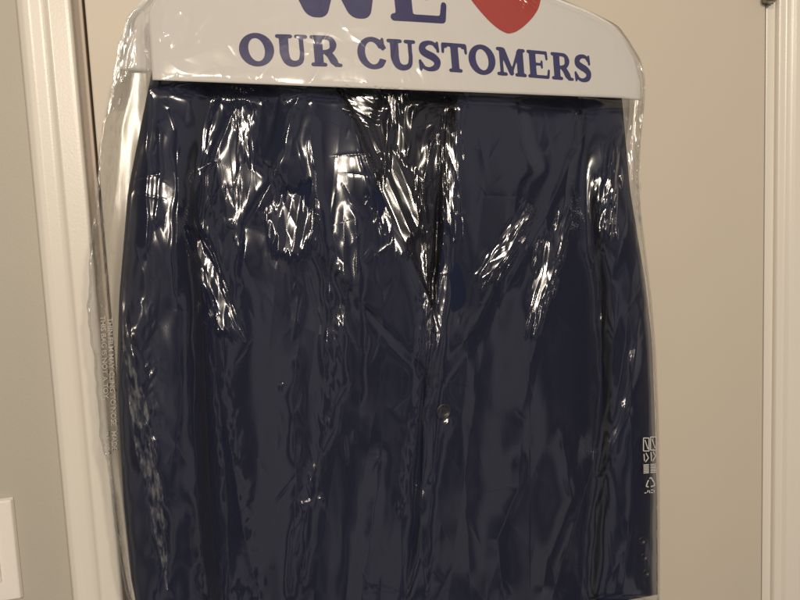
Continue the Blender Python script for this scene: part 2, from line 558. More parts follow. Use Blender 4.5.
def button(u, v, h, r, parent, holes=True):
    """round button with a raised rim, lying on the cloth"""
    c = J([u], [v], h)[0]
    ex = XJ; ez = np.array([0, 0, 1.0])
    pr = [(0, 0.0012), (0.45, 0.0012), (0.62, 0.0016), (0.72, 0.0026), (0.85, 0.0030), (0.95, 0.0026), (1.0, 0.0014), (0.95, 0.0), (0, 0.0)]
    k = 40; V = []; F = []
    for (q, d) in pr:
        for i in range(k):
            a = 2 * np.pi * i / k
            V.append(c + r * q * (ex * math.cos(a) + ez * math.sin(a)) + NJ * d)
    for a in range(len(pr) - 1):
        for i in range(k):
            j = (i + 1) % k
            F.append((a * k + i, a * k + j, (a + 1) * k + j, (a + 1) * k + i))
    o = new_mesh('button', V, F, M_button, parent); fix_normals(o)
    V = []; F = []
    for s in (-1, 1):
        n0 = len(V)
        d1 = (ex + s * ez) / 1.414; d2 = (ex - s * ez) / 1.414
        for (p, q, d) in ((-.28, -.05, .0012), (.28, -.05, .0012), (.28, .05, .0012), (-.28, .05, .0012), (-.2, -.05, .0022 + .0003 * s), (.2, -.05, .0022 + .0003 * s), (.2, .05, .0022 + .0003 * s), (-.2, .05, .0022 + .0003 * s)):
            V.append(c + r * (d1 * p + d2 * q) + NJ * d)
        F += [tuple(n0 + i for i in f) for f in ((4, 5, 6, 7), (0, 1, 5, 4), (1, 2, 6, 5), (2, 3, 7, 6), (3, 0, 4, 7))]
    new_mesh('thread', V, F, M_thread, o, smooth=False)
    return o


hb = float(h_torso(np.array([443.0]), np.array([411.0]))[0]) + 0.0064
button(443, 411, hb, 0.0085, jacket)
for (bu, bv) in ((641, 540), (643, 556), (645, 572)):
    hs = float(h_sleeve(np.array([bu + 0.0]), np.array([bv + 0.0]), SR_in, SR_out, 0.052, 31)[0])
    button(bu, bv, hs - 0.0012, 0.0055, jacket)
hs = float(h_torso(np.array([445.0]), np.array([520.0]))[0])

# chest pocket welt and hip flap seams on the fronts
def welt(pts_top, hgt, lift, name):
    n = 30
    t = np.linspace(0, 1, n)
    u = np.interp(t, [0, 1], [pts_top[0][0], pts_top[1][0]]); v = np.interp(t, [0, 1], [pts_top[0][1], pts_top[1][1]])
    U = np.concatenate([u + 0 * k for k in range(6)]); Vv = np.concatenate([v + hgt * k / 5 for k in range(6)])
    hf = h_torso(U, Vv) + lift
    V, F = sheet_solid(J(U, Vv, hf), J(U, Vv, hf - 0.003), 6, n)
    return new_mesh(name, V, F, M_wool, jacket)


# ------------------------------------------------------------------ glyphs by raster + marching squares
RES = 84


def glyph_mesh(prims, w, pad=0.12):
    W = int((w + 2 * pad) * RES); H = int((1 + 2 * pad) * RES)
    yy, xx = np.mgrid[0:H, 0:W]
    x = xx / RES - pad; y = yy / RES - pad
    f = np.full(x.shape, -9.0)
    for p in prims:
        k = p[0]
        if k == 'stroke' or k == 'cut':
            P = np.asarray(p[1], float); wd = np.asarray(p[2], float)
            # dense resample with smooth interpolation
            n = len(P); ts = np.linspace(0, n - 1, 26 * (n - 1) + 1)
            if len(p) > 3 and p[3] == 'lin':
                qx = np.interp(ts, range(n), P[:, 0]); qy = np.interp(ts, range(n), P[:, 1])
            else:
                def cr(c):
                    cc = np.concatenate([[2 * c[0] - c[1]], c, [2 * c[-1] - c[-2]]]); o = []
                    for t in ts:
                        i = min(int(t), n - 2); q = t - i
                        a, b, c1, d = cc[i], cc[i + 1], cc[i + 2], cc[i + 3]
                        o.append(0.5 * ((2 * b) + (-a + c1) * q + (2 * a - 5 * b + 4 * c1 - d) * q * q + (-a + 3 * b - 3 * c1 + d) * q ** 3))
                    return np.array(o)
                qx, qy = cr(P[:, 0]), cr(P[:, 1])
            qw = np.interp(ts, range(n), wd) / 2
            g = np.full(x.shape, -9.0)
            for a, b, c in zip(qx, qy, qw):
                g = np.maximum(g, c - np.hypot(x - a, y - b))
            f = np.maximum(f, g) if k == 'stroke' else np.minimum(f, -g)
        elif k == 'ring':
            _, cx, cy, rx, ry, ix, iy, tl = p
            ca, sa = math.cos(tl), math.sin(tl)
            o_ = (1 - np.hypot((x - cx) / rx, (y - cy) / ry)) * min(rx, ry)
            dx, dy = x - cx, y - cy
            X2, Y2 = dx * ca + dy * sa, -dx * sa + dy * ca
            i_ = (1 - np.hypot(X2 / ix, Y2 / iy)) * min(ix, iy)
            f = np.maximum(f, np.minimum(o_, -i_))
        elif k == 'poly':
            f = np.maximum(f, poly_sd(x, y, p[1]))
        elif k == 'cutpoly':
            f = np.minimum(f, -poly_sd(x, y, p[1]))
    f = blur(np.clip(f, -0.1, 0.1), 1.6)
    # marching squares into triangles
    V = []; F = []; idx = {}

    def vid(key, px, py):
        if key not in idx:
            idx[key] = len(V); V.append((px / RES - pad, py / RES - pad))
        return idx[key]
    ins = f > 0
    anyc = ins[:-1, :-1] | ins[1:, :-1] | ins[:-1, 1:] | ins[1:, 1:]
    for j, i in zip(*np.nonzero(anyc)):
        cs = [(i, j), (i + 1, j), (i + 1, j + 1), (i, j + 1)]
        out = []
        for a in range(4):
            p, q = cs[a], cs[(a + 1) % 4]
            fp, fq = f[p[1], p[0]], f[q[1], q[0]]
            if fp > 0:
                out.append(vid(p, p[0], p[1]))
            if (fp > 0) != (fq > 0):
                t = fp / (fp - fq)
                key = (min(p, q), max(p, q))
                out.append(vid(key, p[0] + t * (q[0] - p[0]), p[1] + t * (q[1] - p[1])))
        if len(out) >= 3:
            F.append(tuple(out))
    return np.array(V), F


ST, TH, SE = 0.29, 0.14, 0.12


def serif(x0, x1, y):
    return ('stroke', [(x0 + .05, y), (x1 - .05, y)], [SE, SE], 'lin')


G = {
    'O': ([('ring', .53, .5, .54, .53, .25, .37, .14)], 1.06),
    'U': ([('stroke', [(.27, .84), (.27, .62), (.27, .38), (.36, .14), (.56, .065), (.76, .15), (.82, .38), (.82, .62), (.82, .93)],
            [ST, ST, ST, .24, .19, .16, TH, TH, TH]), serif(0.02, .54, .94), serif(.62, 1.02, .94)], 1.02),
    'R': ([('stroke', [(.27, .16), (.27, .84)], [ST, ST], 'lin'), serif(.02, .52, .06),
           ('stroke', [(.08, .94), (.45, .94), (.68, .90), (.76, .72), (.68, .53), (.45, .47), (.3, .47)], [SE, SE, .15, .23, .16, .11, .1]),
           ('stroke', [(.5, .46), (.64, .36), (.74, .20), (.82, .10)], [.14, .22, .26, .16]), ('stroke', [(.80, .06), (.97, .055)], [.12, .11], 'lin')], 1.0),
    'C': ([('ring', .50, .5, .51, .53, .25, .375, .1), ('cutpoly', [(.62, .36), (.62, .66), (1.2, .66), (1.2, .24)]),
           ('stroke', [(.86, .97), (.86, .66)], [.10, .12], 'lin'), ('stroke', [(.62, .90), (.80, .84), (.86, .68)], [.14, .14, .12]),
           ('stroke', [(.60, .035), (.78, .10), (.89, .24)], [.12, .12, .09])], .94),
    'S': ([('stroke', [(.72, .80), (.60, .93), (.40, .945), (.21, .84), (.20, .66), (.38, .55), (.56, .47), (.70, .33), (.64, .14), (.42, .055), (.22, .10), (.11, .24)],
            [.13, .13, .15, .22, .26, .27, .27, .25, .21, .14, .12, .13]),
           ('stroke', [(.745, .97), (.755, .68)], [.09, .11], 'lin'), ('stroke', [(.085, .03), (.075, .32)], [.09, .11], 'lin')], .84),
    'T': ([('stroke', [(.48, .16), (.48, .84)], [ST, ST], 'lin'), serif(.23, .73, .06), ('stroke', [(.08, .935), (.88, .935)], [.13, .13], 'lin'),
           ('stroke', [(.055, .93), (.04, .68)], [.12, .10], 'lin'), ('stroke', [(.905, .93), (.92, .68)], [.12, .10], 'lin'),
           ('stroke', [(.06, .94), (.16, .86)], [.12, .1]), ('stroke', [(.90, .94), (.80, .86)], [.12, .1])], .96),
    'M': ([('stroke', [(.20, .06), (.20, .94)], [TH, TH], 'lin'), serif(.0, .42, .06), ('stroke', [(.07, .94), (.27, .94)], [SE, SE], 'lin'),
           ('stroke', [(.28, .88), (.60, .12)], [.24, .20], 'lin'), ('stroke', [(.60, .10), (.94, .90)], [.10, .11], 'lin'),
           ('stroke', [(1.00, .16), (1.00, .84)], [ST, ST], 'lin'), serif(.76, 1.24, .06), ('stroke', [(.98, .94), (1.18, .94)], [SE, SE], 'lin')], 1.24),
    'E': ([('stroke', [(.25, .16), (.25, .84)], [ST, ST], 'lin'), ('stroke', [(.07, .94), (.86, .94)], [SE, SE], 'lin'),
           ('stroke', [(.07, .06), (.90, .06)], [SE, SE], 'lin'), ('stroke', [(.86, .94), (.88, .72)], [.11, .1], 'lin'),
           ('stroke', [(.91, .06), (.95, .30)], [.11, .1], 'lin'), ('stroke', [(.3, .51), (.64, .51)], [.1, .1], 'lin'),
           ('stroke', [(.65, .62), (.65, .40)], [.09, .09], 'lin')], 1.0),
    'W': ([('stroke', [(.18, .84), (.47, .21)], [.34, .40], 'lin'), ('stroke', [(.52, .17), (.84, .86)], [.32, .15], 'lin'),
           ('stroke', [(.84, .84), (1.14, .21)], [.34, .40], 'lin'), ('stroke', [(1.19, .17), (1.44, .86)], [.32, .15], 'lin'),
           serif(.0, .46, .95), serif(.66, 1.08, .95), serif(1.26, 1.64, .95)], 1.62),
}

# ------------------------------------------------------------------ paper cape
CAPE_L = curve([(-70, 250), (-30, 168), (12, 148), (80, 152.5), (120, 155)])
CAPE_R = smooth_curve([(-70, 430), (-20, 520), (0, 556), (12, 588), (25, 612), (40, 625), (60, 636), (80, 641), (120, 642)], 3)


def cape_h(u, v):
    # bowed card over the shoulders: its right end falls back with the shoulder
    t = (u - 395) / 245
    return 0.0835 - 0.032 * np.abs((u - 405) / 245) ** 2.0 - 0.00013 * np.clip(99 - v, 0, 200) + 0.0012 * perlin(u / 120, v / 80, 9)


def cape_bottom(u):
    return np.interp(u, [150, 152.5, 622, 645], [79.8, 79.9, 98.0, 101.0])


cape = thing('paper_cape', J([395], [90], 0.06)[0], 'white printed paper shoulder cape lying over the navy jacket inside the bag', 'paper cape')
nr, nc = 60, 140
s = np.linspace(0, 1, nc); q = np.linspace(0, 1, nr)
Q, S = np.meshgrid(q, s, indexing='ij')
# left and right ends follow the outline; rows run from the bottom edge to above the picture
vb = 80 + 0 * Q
VV = (80 + 20 * S) + (-62 - (80 + 20 * S)) * Q
UU = CAPE_L(VV) + (CAPE_R(VV) - CAPE_L(VV)) * S
VV = cape_bottom(UU) + (-62 - cape_bottom(UU)) * Q
fr = J(UU.ravel(), VV.ravel(), cape_h(UU, VV).ravel())
bk = fr - NJ[None, :] * 0.0006
V, F = sheet_solid(fr, bk, nr, nc)
new_mesh('front_panel', V, F, M_paper, cape)
# back of the folded card, seen past the left shoulder
Q, S = np.meshgrid(np.linspace(0, 1, 30), np.linspace(0, 1, 60), indexing='ij')
VV = 70 + 22 * S + (-62 - (70 + 22 * S)) * Q
la = np.interp(VV, [-62, -10, 18, 45, 68, 92], [236, 150, 127, 122, 118, 119]) + 0.0
UU = la + (CAPE_R(VV) - 6 - la) * S
hb_ = 0.010 + 0.004 * perlin(UU / 60, VV / 60, 12)
fr = J(UU.ravel(), VV.ravel(), hb_.ravel()); bk = fr - NJ[None, :] * 0.0006
V, F = sheet_solid(fr, bk, 30, 60)
new_mesh('back_panel', V, F, M_paper, cape)


def on_cape(pts):
    """world points of the card's own plane -> lifted onto the bowed card: (u,v) pixels"""
    return pts


def project(P):
    d = P - cam_p[None, :]
    w = d @ fwd
    return CU + F_PX * (d @ rgt) / w, CV - F_PX * (d @ upv) / w


def drop(P):
    """drop points onto the bowed card along the normal of the hanging plane, a hair proud of it"""
    u, v = project(P)
    for _ in range(4):
        h = (P - PJ[None, :]) @ NJ
        P = P + (cape_h(u, v) + 0.0004 - h)[:, None] * NJ[None, :]
        u, v = project(P)
    return P


def cape_lay(origin_uv, end_uv, xy, total):
    """lay flat text coordinates along the card from one point to another, true to length on the bow"""
    A = J([origin_uv[0]], [origin_uv[1]], cape_h(np.array([origin_uv[0]]), np.array([origin_uv[1]])))[0]
    B = J([end_uv[0]], [end_uv[1]], cape_h(np.array([end_uv[0]]), np.array([end_uv[1]])))[0]
    AB = B - A; AB = AB - NJ * (AB @ NJ)
    ex = AB / np.linalg.norm(AB)
    ez = np.array([0, 0, 1.0]); ez = ez - ex * (ez @ ex); ez /= np.linalg.norm(ez)
    tt = np.linspace(-0.3, 1.3, 641)
    C_ = drop(A[None, :] + tt[:, None] * AB[None, :])
    arc = np.concatenate([[0], np.cumsum(np.linalg.norm(np.diff(C_, axis=0), axis=1))])
    arc = arc - np.interp(0, tt, arc)
    sc_ = np.interp(1, tt, arc) / total
    tx = np.interp(xy[:, 0] * sc_, arc, tt)
    P = A[None, :] + tx[:, None] * AB[None, :] + (xy[:, 1:2] * sc_) * ez[None, :]
    return drop(P), sc_


def text_line(word, gap, space, origin, end, name, capw=1.0, only=None):
    x = 0; items = []
    for ch in word:
        if ch == ' ':
            x += space; continue
        pr, w = G[ch]
        items.append((ch, x)); x += w * capw + gap
    total = x - gap
    for ch, x0 in items:
        V2, F = glyph_mesh(*G[ch])
        xy = np.column_stack([V2[:, 0] * capw + x0, V2[:, 1]])
        P, sc_ = cape_lay(origin, end, xy, total)
        new_mesh(name, P, F, M_navyink, cape, smooth=False)


text_line('OUR CUSTOMERS', 0.06, 0.50, (240.5, 65.5), (592, 82.5), 'printed_letter')
text_line('WE', 0.02, 0.3, (285, 17.5), (448, 24), 'printed_letter')
# heart
t = np.linspace(0, 2 * np.pi, 120, endpoint=False)
HP = np.array([(508, 34), (499, 29.5), (490, 22), (480, 11), (472, 1), (466, -8), (463, -18), (465, -28), (473, -36), (486, -38), (497, -33), (504, -25),
               (512, -33), (524, -36), (535, -30), (541, -18), (542, -6), (539, 8), (533, 17.5), (524, 26.5), (516, 32)], float)
tq = np.linspace(0, len(HP), 120, endpoint=False)
HP = np.column_stack([np.interp(tq, range(len(HP) + 1), np.append(HP[:, c], HP[0, c])) for c in (0, 1)])
for _ in range(4):
    HP = (np.roll(HP, 1, 0) + 2 * HP + np.roll(HP, -1, 0)) / 4
hc = np.array([[504.0, -8.0]])
allp = np.concatenate([hc + (HP - hc) * r for r in np.linspace(0, 1, 14)[1:]] + [hc])
P = drop(J(allp[:, 0], allp[:, 1], cape_h(allp[:, 0], allp[:, 1]) + 0.0004))
F = []
for a in range(12):
    for i in range(120):
        j = (i + 1) % 120
        F.append((a * 120 + i, a * 120 + j, (a + 1) * 120 + j, (a + 1) * 120 + i))
for i in range(120):
    F.append((13 * 120, (i + 1) % 120, i))
new_mesh('printed_heart', P, F, M_redink, cape, smooth=False)

# ------------------------------------------------------------------ lamps (positions needed by the film tilt below)
LAMPS = [  # x, y, z, radius, power
    (0.55, -2.7, 2.38, 0.075, 31),
    (-0.75, -2.3, 2.38, 0.07, 20),
    (-0.92, -2.3, 1.80, 0.06, 5),  # sconce below ceiling height, inferred from the glare on the left casing
]
WARM = (1.0, 0.86, 0.70)


def tilt_for(u, v, lamp):
    """slopes (per px right, per px down) of film that mirrors the lamp to the camera"""
    P = J([u], [v], 0.09)[0]
    a = cam_p - P; a /= np.linalg.norm(a)
    b = np.array(LAMPS[lamp][:3]) - P; b /= np.linalg.norm(b)
    n = a + b
    nx, nn, nz = n @ XJ, n @ NJ, n[2]
    return -nx / nn, nz / nn        # dh/du, dh/dv (v runs down)


# ------------------------------------------------------------------ garment bag
BL = smooth_curve([(-70, 215), (-40, 180), (0, 146), (15, 127), (40, 121), (65, 115), (90, 111), (130, 101), (170, 97), (230, 92), (270, 87), (310, 87), (350, 93), (400, 97),
                   (450, 103), (500, 112), (560, 120), (600, 128), (660, 135)], 5)
BR = smooth_curve([(-70, 440), (-20, 530), (0, 564), (12, 592), (25, 618), (40, 629), (60, 641), (80, 645.5), (100, 645), (140, 641), (180, 639), (210, 641), (260, 647), (300, 652),
                   (350, 656), (420, 659), (500, 660), (560, 660), (600, 660), (660, 660)], 4)

# regular pixel grid for the underlying depth
GU0, GU1, GV0, GV1 = 60, 690, -80, 680
gu, gv = np.meshgrid(np.arange(GU0, GU1 + 1, 1.0), np.arange(GV0, GV1 + 1, 1.0))
base = np.full(gu.shape, 0.012)
m = (gu >= T_l(gv)) & (gu <= T_r(gv)) & (gv > 45)
base = np.where(m, np.maximum(base, h_torso(gu, gv) + np.where(gu > EDGE(gv), 0.006, 0.0)), base)
m = (gu >= LAP_A(gv)) & (gu <= LAP_B(gv)) & (gv > 60) & (gv < 390)
base = np.where(m, np.maximum(base, h_torso(gu, gv) + np.where(gu > EDGE(gv), 0.0125, np.where(gu < UNDER(gv), 0.007, -0.01))), base)
m = (gu >= SL_out(gv)) & (gu <= SL_in(gv)) & (gv > 50)
base = np.where(m, np.maximum(base, h_sleeve(gu, gv, SL_out, SL_in, 0.058, 21)), base)
m = (gu >= SR_in(gv)) & (gu <= SR_out(gv)) & (gv > 50) & (gv < 600)
base = np.where(m, np.maximum(base, h_sleeve(gu, gv, SR_in, SR_out, 0.052, 31)), base)
m = (gu >= CAPE_L(gv)) & (gu <= CAPE_R(gv)) & (gv < cape_bottom(gu) + 1)
base = np.where(m, np.maximum(base, cape_h(gu, gv) + 0.001), base)
solid = base.copy()
# beyond the jacket's outer edges the film carries on level before it drops to the seam
cols_ = np.arange(gu.shape[1])
for j in range(gu.shape[0]):
    vv = gv[j, 0]
    if vv > cape_bottom(150.0) + 4:
        a = int(np.clip(SL_out(vv) - GU0 + 14, 0, gu.shape[1] - 1)); b = int(np.clip(SR_out(vv) - GU0 - 10, 0, gu.shape[1] - 1))
        base[j] = np.where(cols_ < a, base[j, a], base[j]); base[j] = np.where(cols_ > b, base[j, b], base[j])
# film hangs taut over the high places: dilate, then smooth
for _ in range(3):
    p = np.pad(base, ((2, 2), (2, 2)), mode='edge')
    base = np.maximum.reduce([p[2:-2, 2:-2], p[2:-2, :-4], p[2:-2, 4:], p[:-4, 2:-2], p[4:, 2:-2]])
base = blur(base, 5.5)


def sample(img, u, v):
    x = np.clip(u - GU0, 0, img.shape[1] - 1.001); y = np.clip(v - GV0, 0, img.shape[0] - 1.001)
    i = x.astype(int); j = y.astype(int); a = x - i; b = y - j
    return (img[j, i] * (1 - a) + img[j, i + 1] * a) * (1 - b) + (img[j + 1, i] * (1 - a) + img[j + 1, i + 1] * a) * b


# folds: (polyline, half width left px, right px, height px, roughness along the crest)
FOLDS = [
    ([(190, 165), (199, 220), (212, 330), (224, 450), (232, 610)], 7, 8, -8.0, .2),
    ([(600, 235), (602, 320), (600, 400), (588, 500), (580, 610)], 8, 7, -7.0, .2),
    ([(440, 150), (436, 250), (430, 330), (420, 420), (414, 520), (404, 610)], 5, 2.5, -10.0, .25),
    ([(452, 250), (444, 330), (434, 420), (430, 520), (424, 610)], 3, 12, 4.0, .3),
    ([(452, 415), (440, 440), (432, 490)], 4, 5, 3.0, .2),
    ([(122, 80), (109, 170), (104, 260), (108, 340)], 4, 3, 5.0, .5),
    ([(113, 105), (98, 200), (95, 300), (101, 380)], 3, 3, 5.0, .5),
    ([(138, 60), (121, 130), (111, 230), (112, 330)], 4, 4, 5.0, .6),
    ([(88, 308), (100, 326), (108, 345)], 3, 3, 3.0, .4),
    ([(102, 400), (108, 460), (120, 540), (128, 600)], 3, 3, 3.0, .5),
    ([(140, 16), (128, 50), (124, 80)], 4, 4, 4.0, .5),
    ([(150, 82), (147, 140), (147, 262)], 3, 7, 3.0, .5),
    ([(157, 100), (170, 108), (177, 130), (178, 180), (176, 262), (178, 320)], 6, 3, 3.5, .5),
    ([(160, 118), (160, 165), (154, 232)], 4, 3, 2.2, .7),
    ([(306, 88), (293, 106), (285, 150), (268, 190), (246, 226), (240, 300)], 16, 5, 6.0, .5),
    ([(240, 95), (214, 160), (196, 172)], 8, 5, 4.0, .4),
    ([(226, 88), (210, 130), (190, 220)], 8, 10, 5.0, .5),
    ([(313, 90), (312, 140), (318, 200), (330, 300), (322, 400)], 7, 7, 4.0, .4),
    ([(288, 200), (318, 215), (328, 262), (331, 310)], 6, 4, 4.0, .5),
    ([(343, 200), (345, 300), (342, 380), (312, 480), (300, 600)], 5, 9, 4.5, .5),
    ([(345, 200), (356, 218), (360, 300), (360, 420)], 3, 10, 3.0, .4),
    ([(342, 92), (360, 140), (378, 192), (402, 250)], 7, 3, 4.0, .5),
    ([(352, 92), (370, 130), (384, 160)], 3, 4, 3.0, .5),
    ([(400, 92), (388, 120), (382, 195)], 5, 4, 4.0, .6),
    ([(432, 95), (414, 110), (408, 150), (402, 200), (408, 260)], 4, 6, 4.5, .7),
    ([(447, 88), (438, 120), (424, 182), (428, 300), (424, 400), (402, 520)], 5, 5, 5.0, .7),
    ([(452, 100), (453, 170), (447, 200), (451, 240), (446, 290), (430, 400), (420, 520), (425, 600)], 4, 14, 4.0, .6),
    ([(578, 96), (576, 150), (545, 218), (500, 300)], 9, 7, 4.5, .4),
    ([(605, 100), (570, 160), (560, 230), (534, 300), (530, 340)], 8, 8, 4.0, .6),
    ([(452, 40), (445, 70), (440, 104)], 3, 4, 1.6, .4),
    ([(566, 78), (579, 92), (578, 112), (570, 124)], 4, 4, 1.5, .4),
    ([(158, -10), (165, 14), (160, 30), (168, 36)], 3, 5, 2.0, .4),
    ([(340, 40), (310, 82), (290, 110)], 6, 4, 1.4, .3),
    ([(470, 20), (520, 50), (560, 70)], 8, 5, 1.2, .3),
    ([(632, 112), (612, 150), (604, 210), (592, 270)], 6, 5, 5.0, .8),
    ([(628, 205), (618, 250), (606, 300), (603, 360), (612, 430)], 5, 6, 4.0, .6),
    ([(616, 300), (610, 380), (600, 440), (576, 520), (548, 610)], 9, 7, 6.5, .2),
    ([(625, 290), (635, 350), (630, 410), (632, 480), (622, 600)], 6, 6, 4.0, .4),
    ([(640, 300), (636, 360), (622, 420), (612, 470)], 5, 7, 3.5, .4),
    ([(596, 480), (616, 440), (634, 400)], 8, 6, 3.5, .3),
    ([(128, 300), (132, 350), (148, 440), (166, 540), (168, 600)], 5, 16, 4.5, .6),
    ([(122, 350), (130, 420), (150, 520), (160, 600)], 4, 8, 3.5, .5),
    ([(205, 290), (212, 360), (225, 420), (245, 540), (262, 610)], 8, 5, 4.0, .6),
    ([(196, 330), (195, 420), (198, 500), (208, 600)], 4, 12, 4.0, .6),
    ([(300, 330), (292, 400), (296, 480), (290, 600)], 14, 6, 4.0, .4),
    ([(308, 502), (292, 560), (290, 610)], 5, 5, 3.5, .6),
    ([(298, 505), (324, 497)], 4, 6, 3.0, .4),
    ([(380, 440), (376, 500), (360, 610)], 9, 12, 4.0, .3),
    ([(521, 440), (518, 490), (498, 540), (505, 610)], 10, 12, 4.0, .3),
    ([(470, 300), (462, 420), (470, 610)], 26, 20, 4.0, .2),
    ([(560, 420), (572, 500), (548, 560), (540, 610)], 14, 10, 4.0, .3),
    ([(520, 200), (540, 320), (520, 420)], 26, 16, 4.0, .25),
]
# places where the film faces a lamp: polygon, lamp, crease length px, crease slope
FLATS = [
    ([(236, 108), (244, 104), (252, 110), (249, 166), (240, 142)], 0, 7, .16),
    ([(190, 230), (204, 240), (224, 290), (240, 336), (220, 330), (206, 292)], 0, 9, .17),
    ([(264, 220), (286, 190), (308, 184), (313, 240), (300, 258), (276, 254)], 0, 8, .20),
    ([(372, 196), (394, 150), (418, 178), (420, 232), (402, 258), (384, 226)], 0, 8, .18),
    ([(476, 274), (500, 244), (522, 206), (531, 214), (508, 264), (482, 283)], 0, 6, .12),
    ([(530, 300), (545, 240), (566, 212), (560, 260), (545, 300), (533, 336)], 0, 7, .15),
    ([(340, 90), (376, 92), (372, 122), (352, 112)], 0, 7, .16),
    ([(384, 92), (404, 94), (396, 124)], 0, 6, .18),
    ([(598, 232), (604, 178), (612, 150), (616, 170), (610, 236)], 0, 5, .22),
    ([(628, 118), (636, 130), (642, 220), (634, 218)], 0, 5, .25),
    ([(518, -6), (533, -4), (530, 7), (524, 5)], 0, 5, .2),
    ([(443, 120), (457, 130), (456, 240), (446, 220)], 0, 6, .24),
]
# finely crinkled bands: polygon, crease px, slope, seed
CRINKLE = [
    ([(560, -10), (600, 12), (646, 60), (648, 104), (628, 104), (612, 50)], 8, .13, 301),
    ([(400, 70), (460, 60), (470, 104), (400, 104)], 8, .12, 311),
    ([(150, 10), (190, -20), (200, 40), (160, 50)], 9, .12, 321),
    ([(110, 20), (150, 10), (150, 90), (104, 130)], 8, .16, 331),
    ([(196, 330), (216, 330), (240, 430), (268, 610), (196, 610), (200, 470)], 6, .20, 201),
    ([(124, 340), (136, 345), (156, 440), (168, 560), (160, 600), (140, 450)], 5, .20, 211),
    ([(140, 300), (156, 310), (158, 450), (150, 440)], 5, .20, 215),
    ([(332, 300), (348, 300), (332, 420), (320, 496), (300, 498), (316, 420)], 4, .24, 221),
    ([(420, 180), (442, 180), (438, 320), (424, 440), (402, 520), (396, 500), (416, 380)], 4, .26, 231),
    ([(214, 180), (244, 190), (240, 300), (222, 330)], 6, .18, 241),
    ([(88, 160), (116, 120), (120, 330), (98, 440), (88, 330)], 6, .20, 251),
    ([(624, 100), (646, 100), (646, 260), (650, 420), (642, 420), (634, 240)], 5, .22, 261),
    ([(262, 255), (312, 250), (300, 330), (262, 320)], 9, .10, 271),
    ([(560, 420), (580, 430), (586, 520), (574, 520)], 7, .14, 281),
    ([(640, 540), (658, 540), (658, 590), (640, 585)], 6, .2, 291),
]


